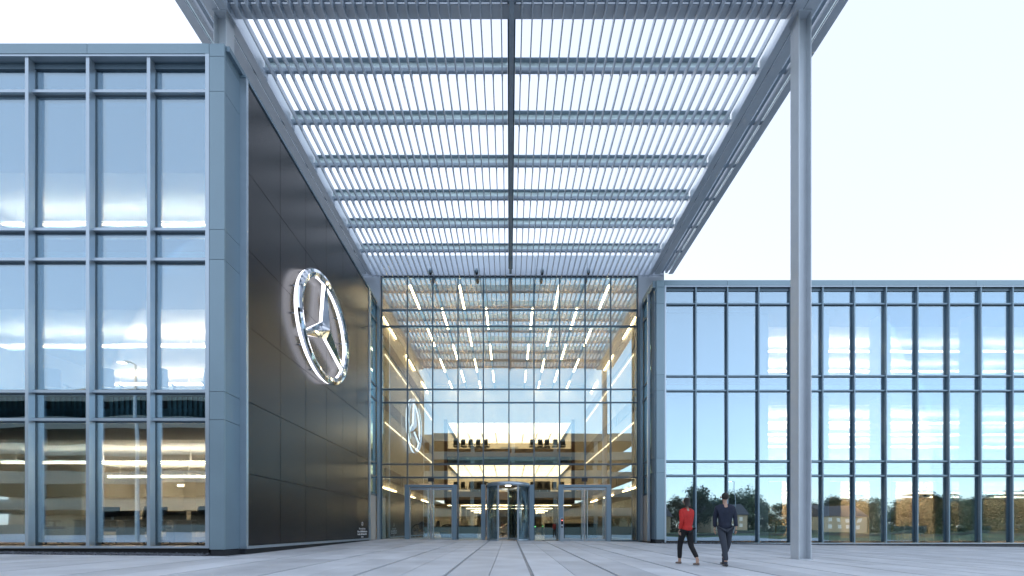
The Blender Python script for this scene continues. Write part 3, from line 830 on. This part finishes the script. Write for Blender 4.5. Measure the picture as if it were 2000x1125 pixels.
for k in range(12):
    a = k * math.pi / 6 + .2; y, z = (SR - .13) * math.cos(a), (SR - .13) * math.sin(a); obj('standoff', MB().tube([(-.32, y, z), (-.2, y, z)], .025, 6), 'tube', ST)

# small lettering in the lower corner of the black wall
LT = thing('wall_lettering', 'small white emblem and lettering low on the far end of the black wall', 'sign', (XWL + .001, 18.95, .25))
e = ringmesh([(.10, 0), (.10, .004), (.085, .004), (.085, 0)], 24)
for k in range(3):
    a = math.pi / 2 + k * 2.094; e.prism([P(a + .1, .085)[1:], P(a - .1, .085)[1:], (0, 0)], 'x', 0, .004)
obj('emblem', e, 'letter', LT)
def words(txt, z, size):
    cu = bpy.data.curves.new('letters', 'FONT'); cu.body = txt; cu.size = size; cu.align_x = 'CENTER'; cu.extrude = .001
    o = bpy.data.objects.new('lettering', cu); C.objects.link(o)
    o.rotation_euler = (rad(90), 0, rad(90)); o.location = (.002, 0, z)
    dg = bpy.context.evaluated_depsgraph_get(); me = bpy.data.meshes.new_from_object(o.evaluated_get(dg))
    me.materials.clear(); me.materials.append(M['letter'])
    q = bpy.data.objects.new('lettering', me); C.objects.link(q); q.matrix_local = o.matrix_local
    q.rotation_euler = o.rotation_euler; q.location = o.location; q.parent = LT
    bpy.data.objects.remove(o)
words('Mercedes-Benz', -.28, .13)
rs = random.Random(3)                     # the smaller lines are too small to read in the photograph: letter-sized strokes
for z, half in ((-.42, .60), (-.55, .58), (-.68, .12)):
    ln = MB(); y = -half
    while y < half:
        w = rs.uniform(.03, .06); ln.box(.001, .004, y, y + w, z, z + rs.choice((.06, .06, .085))); y += w + rs.choice((.018, .018, .05))
    tag(obj('small_print', ln, 'letter', LT), kind='stuff')

# ---------------------------------------------------------------- card reader post
bx_, by_ = (1097.5 - VX) / F * 20.6, 20.6
t = thing('card_reader_post', 'slim steel card reader post in front of the right double door', 'post', (bx_, by_, G(bx_, by_)))
obj('post', MB().prism([(-.085, .001), (.085, .001), (.085, 1.18), (.06, 1.30), (-.06, 1.30), (-.085, 1.25)], 'y', -.07, .07), 'silver', t)
obj('face_plate', MB().box(-.06, .06, -.078, -.071, .75, 1.24), 'screen', t)
obj('key_light', MB().box(-.03, .03, -.084, -.079, 1.12, 1.16), 'redl', t)
obj('push_button', MB().box(-.035, .035, -.086, -.079, .82, .92), 'letter', t)

# ---------------------------------------------------------------- people
def skin(name, verts, edges, m, parent, lv=2, root=0):
    me = bpy.data.meshes.new(name); me.from_pydata([v[0] for v in verts], edges, [])
    o = bpy.data.objects.new(name, me); C.objects.link(o); o.parent = parent
    me.materials.append(M[m])
    sk = o.modifiers.new('skin', 'SKIN'); sk.use_smooth_shade = True
    for i, v in enumerate(verts):
        r = v[1]; me.skin_vertices[0].data[i].radius = r if isinstance(r, tuple) else (r, r)
    me.skin_vertices[0].data[root].use_root = True
    ss = o.modifiers.new('sub', 'SUBSURF'); ss.levels = lv; ss.render_levels = lv
    return o
def person(label, loc, h, rz, jacket, trousers, shoe, female, phase):
    t = thing('person', label, 'person', loc, rz); k = h / 1.75
    V = lambda x, y, z: (x * k, y * k, z * k)
    ph = phase
    hipw, shw = (.08, .15) if female else (.085, .175)
    # body: legs, torso, arms, neck, head in one skin; faces -Y is backward here, walks to +Y
    L = (V(-hipw, .02, .88), V(-hipw, .16 * ph, .50), V(-hipw, .22 * ph - (.05), .10))
    Rr = (V(hipw, .0, .88), V(hipw, -.06 * ph, .49), V(hipw, -.30 * ph, .13 + .03))
    vs = [(V(0, 0, .97), (.12 * k, .09 * k)), (V(0, 0, 1.15), (.10 * k, .07 * k)), (V(0, -.01, 1.32), (.11 * k, .08 * k)),
          (V(0, 0, 1.45), (.05 * k, .045 * k)), (V(0, .01, 1.53), (.042 * k, .042 * k)), (V(0, .02, 1.61), (.066 * k, .08 * k)), (V(0, .02, 1.69), (.070 * k, .085 * k)),
          (L[0], .085 * k), (L[1], .055 * k), (L[2], .038 * k), (Rr[0], .085 * k), (Rr[1], .055 * k), (Rr[2], .038 * k),
          (V(-shw, 0, 1.37), .045 * k), (V(-shw - .03, -.05 * ph, 1.14), .038 * k), (V(-shw - .02, .06 - .02 * ph, .90), .028 * k),
          (V(shw, 0, 1.37), .045 * k), (V(shw + .03, .05 * ph, 1.14), .038 * k), (V(shw + .02, .12 * ph, .90), .028 * k)]
    ed = [(0, 1), (1, 2), (2, 3), (3, 4), (4, 5), (5, 6), (0, 7), (7, 8), (8, 9), (0, 10), (10, 11), (11, 12), (2, 13), (13, 14), (14, 15), (2, 16), (16, 17), (17, 18)]
    skin('body', vs, ed, 'skin', t)
    g = 1.16
    def gr(v, s): return (v[0], tuple(q * s for q in v[1]) if isinstance(v[1], tuple) else v[1] * s)
    # trousers
    e1 = V(-hipw, .22 * ph - .05, .13); e2 = V(hipw, -.30 * ph + .01, .19)
    tv = [(V(0, 0, .98), (.15 * k, .115 * k)), gr(vs[7], g), gr(vs[8], 1.25), (e1, .055 * k), gr(vs[10], g), gr(vs[11], 1.25), (e2, .055 * k)]
    skin('trousers', tv, [(0, 1), (1, 2), (2, 3), (0, 4), (4, 5), (5, 6)], trousers, t)
    # jacket with sleeves
    wz = .80 if female else .82
    jv = [(V(0, 0, 1.12), (.15 * k, .115 * k)), (V(0, 0, wz), (.175 * k, .14 * k)), (V(0, -.01, 1.34), (.165 * k, .125 * k)), (V(0, 0, 1.49), (.085 * k, .085 * k)),
          gr(vs[13], 1.5), gr(vs[14], 1.35), (V(-shw - .022, .05 - .02 * ph, .91), .045 * k), gr(vs[16], 1.5), gr(vs[17], 1.35), (V(shw + .022, .11 * ph, .91), .045 * k)]
    skin('jacket', jv, [(0, 1), (0, 2), (2, 3), (2, 4), (4, 5), (5, 6), (2, 7), (7, 8), (8, 9)], jacket, t)
    # hair
    hv = [(V(0, -.028, 1.55), (.078 * k, .06 * k)), (V(0, -.01, 1.67), (.088 * k, .098 * k)), (V(0, .01, 1.73), (.055 * k, .06 * k))]
    if female: hv.append((V(0, -.035, 1.49), (.10 * k, .05 * k)))
    skin('hair', hv, [(0, 1), (1, 2)] + ([(0, 3)] if female else []), 'hair', t)
    # face: nose and ears
    for q in (-1, 1): obj('ear', MB().tube([V(q * .083, .03, 1.60), V(q * .087, .03, 1.65)], .014 * k, 6), 'skin', t)
    # hands: palm and five fingers
    for wr, sx in ((vs[15][0], -1), (vs[18][0], 1)):
        w = Vector(wr); mbv = [(tuple(w), .026 * k), (tuple(w + Vector((0, .005, -.05)) * k), (.018 * k, .034 * k))]; es = [(0, 1)]
        skin('hand', mbv, es, 'skin', t, 1)
        fg = MB()
        for q in range(4):
            y = (-.03 + q * .02) * k; Lh = (.07, .08, .078, .062)[q] * k; a = w + Vector((0, y, -.075 * k))
            fg.tube([tuple(a), tuple(a + Vector((-sx * .006, .004, -Lh * .55))), tuple(a + Vector((-sx * .018, .01, -Lh)))], [.0085 * k, .008 * k, .006 * k], 6)
        a = w + Vector((0, .03 * k, -.03 * k)); fg.tube([tuple(a), tuple(a + Vector((-sx * .006, .025, -.03)) * k), tuple(a + Vector((-sx * .012, .035, -.06)) * k)], [.011 * k, .01 * k, .007 * k], 6)
        smooth(obj('fingers', fg, 'skin', t))
    for f, dz in ((L[2], 0), (Rr[2], .03)):
        x, y, z = f
        lift = 0 if dz == 0 else .0
        sv = [((x, y - .06 * k, .045 * k), (.042 * k, .038 * k)), ((x, y + .05 * k, .038 * k), (.045 * k, .03 * k)), ((x, y + .15 * k, .028 * k), (.038 * k, .022 * k))]
        skin('shoe', sv, [(0, 1), (1, 2)], shoe, t)
        obj('ankle', MB().tube([(x, y, .05 * k), (x, y, z + .02)], .036 * k, 8), 'skin' if female else trousers, t)
def gp(px, Y): x = (px - VX) / F * Y; return (x, Y, G(x, Y) + .002)
person('woman in a bright red jacket and black trousers walking away on the paving', gp(1341, 8.7), 1.56, rad(12), 'red', 'ptrouser', 'shoe', True, 1)
person('man in dark navy jacket and charcoal trousers walking beside the woman in red', gp(1416, 8.5), 1.66, rad(-8), 'navy', 'trouser', 'dshoe', False, -1)

# ---------------------------------------------------------------- what the glass reflects: trees, houses, lamps behind the camera
def leafmesh(n, rx_, rz_, seed, conic=False):
    r = random.Random(seed); mb = MB()
    cl = [(r.uniform(-1, 1), r.uniform(-1, 1), r.uniform(-1, 1)) for _ in range(26)]
    for i in range(n):
        c = cl[r.randrange(len(cl))]
        z = c[2] * .8 + r.gauss(0, .16); w = (1 - max(z, -1) * .45 - .35 * (z < -.7))
        x = c[0] * .7 * w + r.gauss(0, .17); y = c[1] * .7 * w + r.gauss(0, .17); s = r.uniform(.13, .3)
        p = Vector((x * rx_, y * rx_, z * rz_)); u = Vector((r.gauss(0, 1), r.gauss(0, 1), r.gauss(0, 1))).normalized(); v = u.orthogonal().normalized()
        k = len(mb.v); mb.v += [tuple(p - u * s), tuple(p + v * s * .6), tuple(p + u * s), tuple(p - v * s * .6)]; mb.f.append((k, k + 1, k + 2, k + 3))
    return mb
def make_tree(label, loc, H, rx_, seed, grp):
    t = thing('tree', label, 'tree', loc, 0, grp)
    tr = MB().tube([(0, 0, 0), (.1, 0, H * .4), (0, .1, H * .85)], [.28, .18, .05], 8); r = random.Random(seed)
    for k in range(7):
        a = r.uniform(0, 6.28); z = H * r.uniform(.3, .7); tr.tube([(0, 0, z), (math.cos(a) * rx_ * .6, math.sin(a) * rx_ * .6, z + H * .15)], [.09, .02], 5)
    obj('trunk', tr, 'bark', t)
    cr = leafmesh(7000, rx_, H * .40, seed); cr.v = [(a, b, c + H * .6) for a, b, c in cr.v]
    obj('crown', cr, 'leaf', t); return t
T = [make_tree('broad leafy tree behind the forecourt', (33, -62, -.8), 12, 4.6, 3, 'trees across the forecourt'), make_tree('tall loose tree behind the forecourt', (52, -66, -.8), 13, 3.8, 5, 'trees across the forecourt')]
for i in range(34):
    sz = R.uniform(.75, 1.15)
    dup(T[i % 2], (20 + i * 5.3 + R.uniform(-2, 2), -92 + R.uniform(-8, 8), -.9), R.uniform(0, 6), 'leafy tree in the far row reflected by the right windows', (1.4, 1.4, sz))
sh = leafmesh(9000, 1, 1, 11); rs = random.Random(4); sh = MB()
for i in range(14000):
    p = Vector((rs.uniform(15, 215), -84 + rs.gauss(0, 1.5), -.8 + 4.2 * rs.random() ** 1.3 * (.75 + .35 * math.sin(i))))
    u = Vector((rs.gauss(0, 1), rs.gauss(0, 1), rs.gauss(0, 1))).normalized(); v = u.orthogonal().normalized(); q = rs.uniform(.25, .55); k = len(sh.v)
    sh.v += [tuple(p - u * q), tuple(p + v * q * .6), tuple(p + u * q), tuple(p - v * q * .6)]; sh.f.append((k, k + 1, k + 2, k + 3))
tag(obj('undergrowth', sh, 'leaf'), 'dense green undergrowth along the far tree row', 'undergrowth', kind='stuff')
PG = thing('parking_garage', 'dark concrete parking garage facing the entrance from across the forecourt', 'building', (0, 0, 0))
gx0, gx1, gy = -95, 25, -30
for k in range(6):
    z = -.8 + k * 3.6
    box('deck', 'garage', gx0, gx1, gy - 22, gy, z - .35, z, PG)
    box('parapet', 'garage', gx0, gx1, gy, gy + .2, z - .4, z + 1.1, PG)
box('back_wall', 'darkwood', gx0, gx1, gy - 22.3, gy - 22.02, -.8, 17.2, PG)
for i in range(16):
    x = gx0 + .4 + i * (gx1 - gx0 - .8) / 15
    box('pillar', 'garage', x - .35, x + .35, gy - .6, gy - .01, -.8, 17.2, PG)
for i, x in enumerate((42, 66, 100)):
    t = thing('house', 'gabled tan house behind the forecourt, %s of three' % ('nearest', 'middle', 'farthest')[i], 'house', (x, -78, -.85))
    w = obj('wall', MB().box(-6, 6, -4, 4, 0, 5), 'wallp', t)
    obj('roof', MB().prism([(-4.5, 5), (4.5, 5), (0, 8.2)], 'x', -6.4, 6.4), 'roofm', t)
    for q in (-4, -1.3, 1.3, 4):
        for z in (1, 3.2): obj('window', MB().box(q - .5, q + .5, 4.01, 4.05, z, z + 1.2), 'white', t)
def lamp(x, y, H, lab):
    t = thing('street_lamp', lab, 'lamp', (x, y, -.85))
    obj('pole', MB().tube([(0, 0, 0), (0, 0, H), (-.25, 0, H + .15), (-.5, 0, H + .2)], [.09, .06, .05, .04], 8), 'tube', t)
    obj('lamp_head', MB().box(-1.0, -.5, -.12, .12, H + .15, H + .24), 'tube', t)
    obj('lamp_lens', MB().box(-.95, -.6, -.1, .1, H + .12, H + .148), 'spot', t)
lamp(-19.6, .4, 9.4, 'lit street lamp reflected in the left first floor windows')
lamp(38, -24, 8.5, 'lit street lamp reflected in the right ground floor windows')
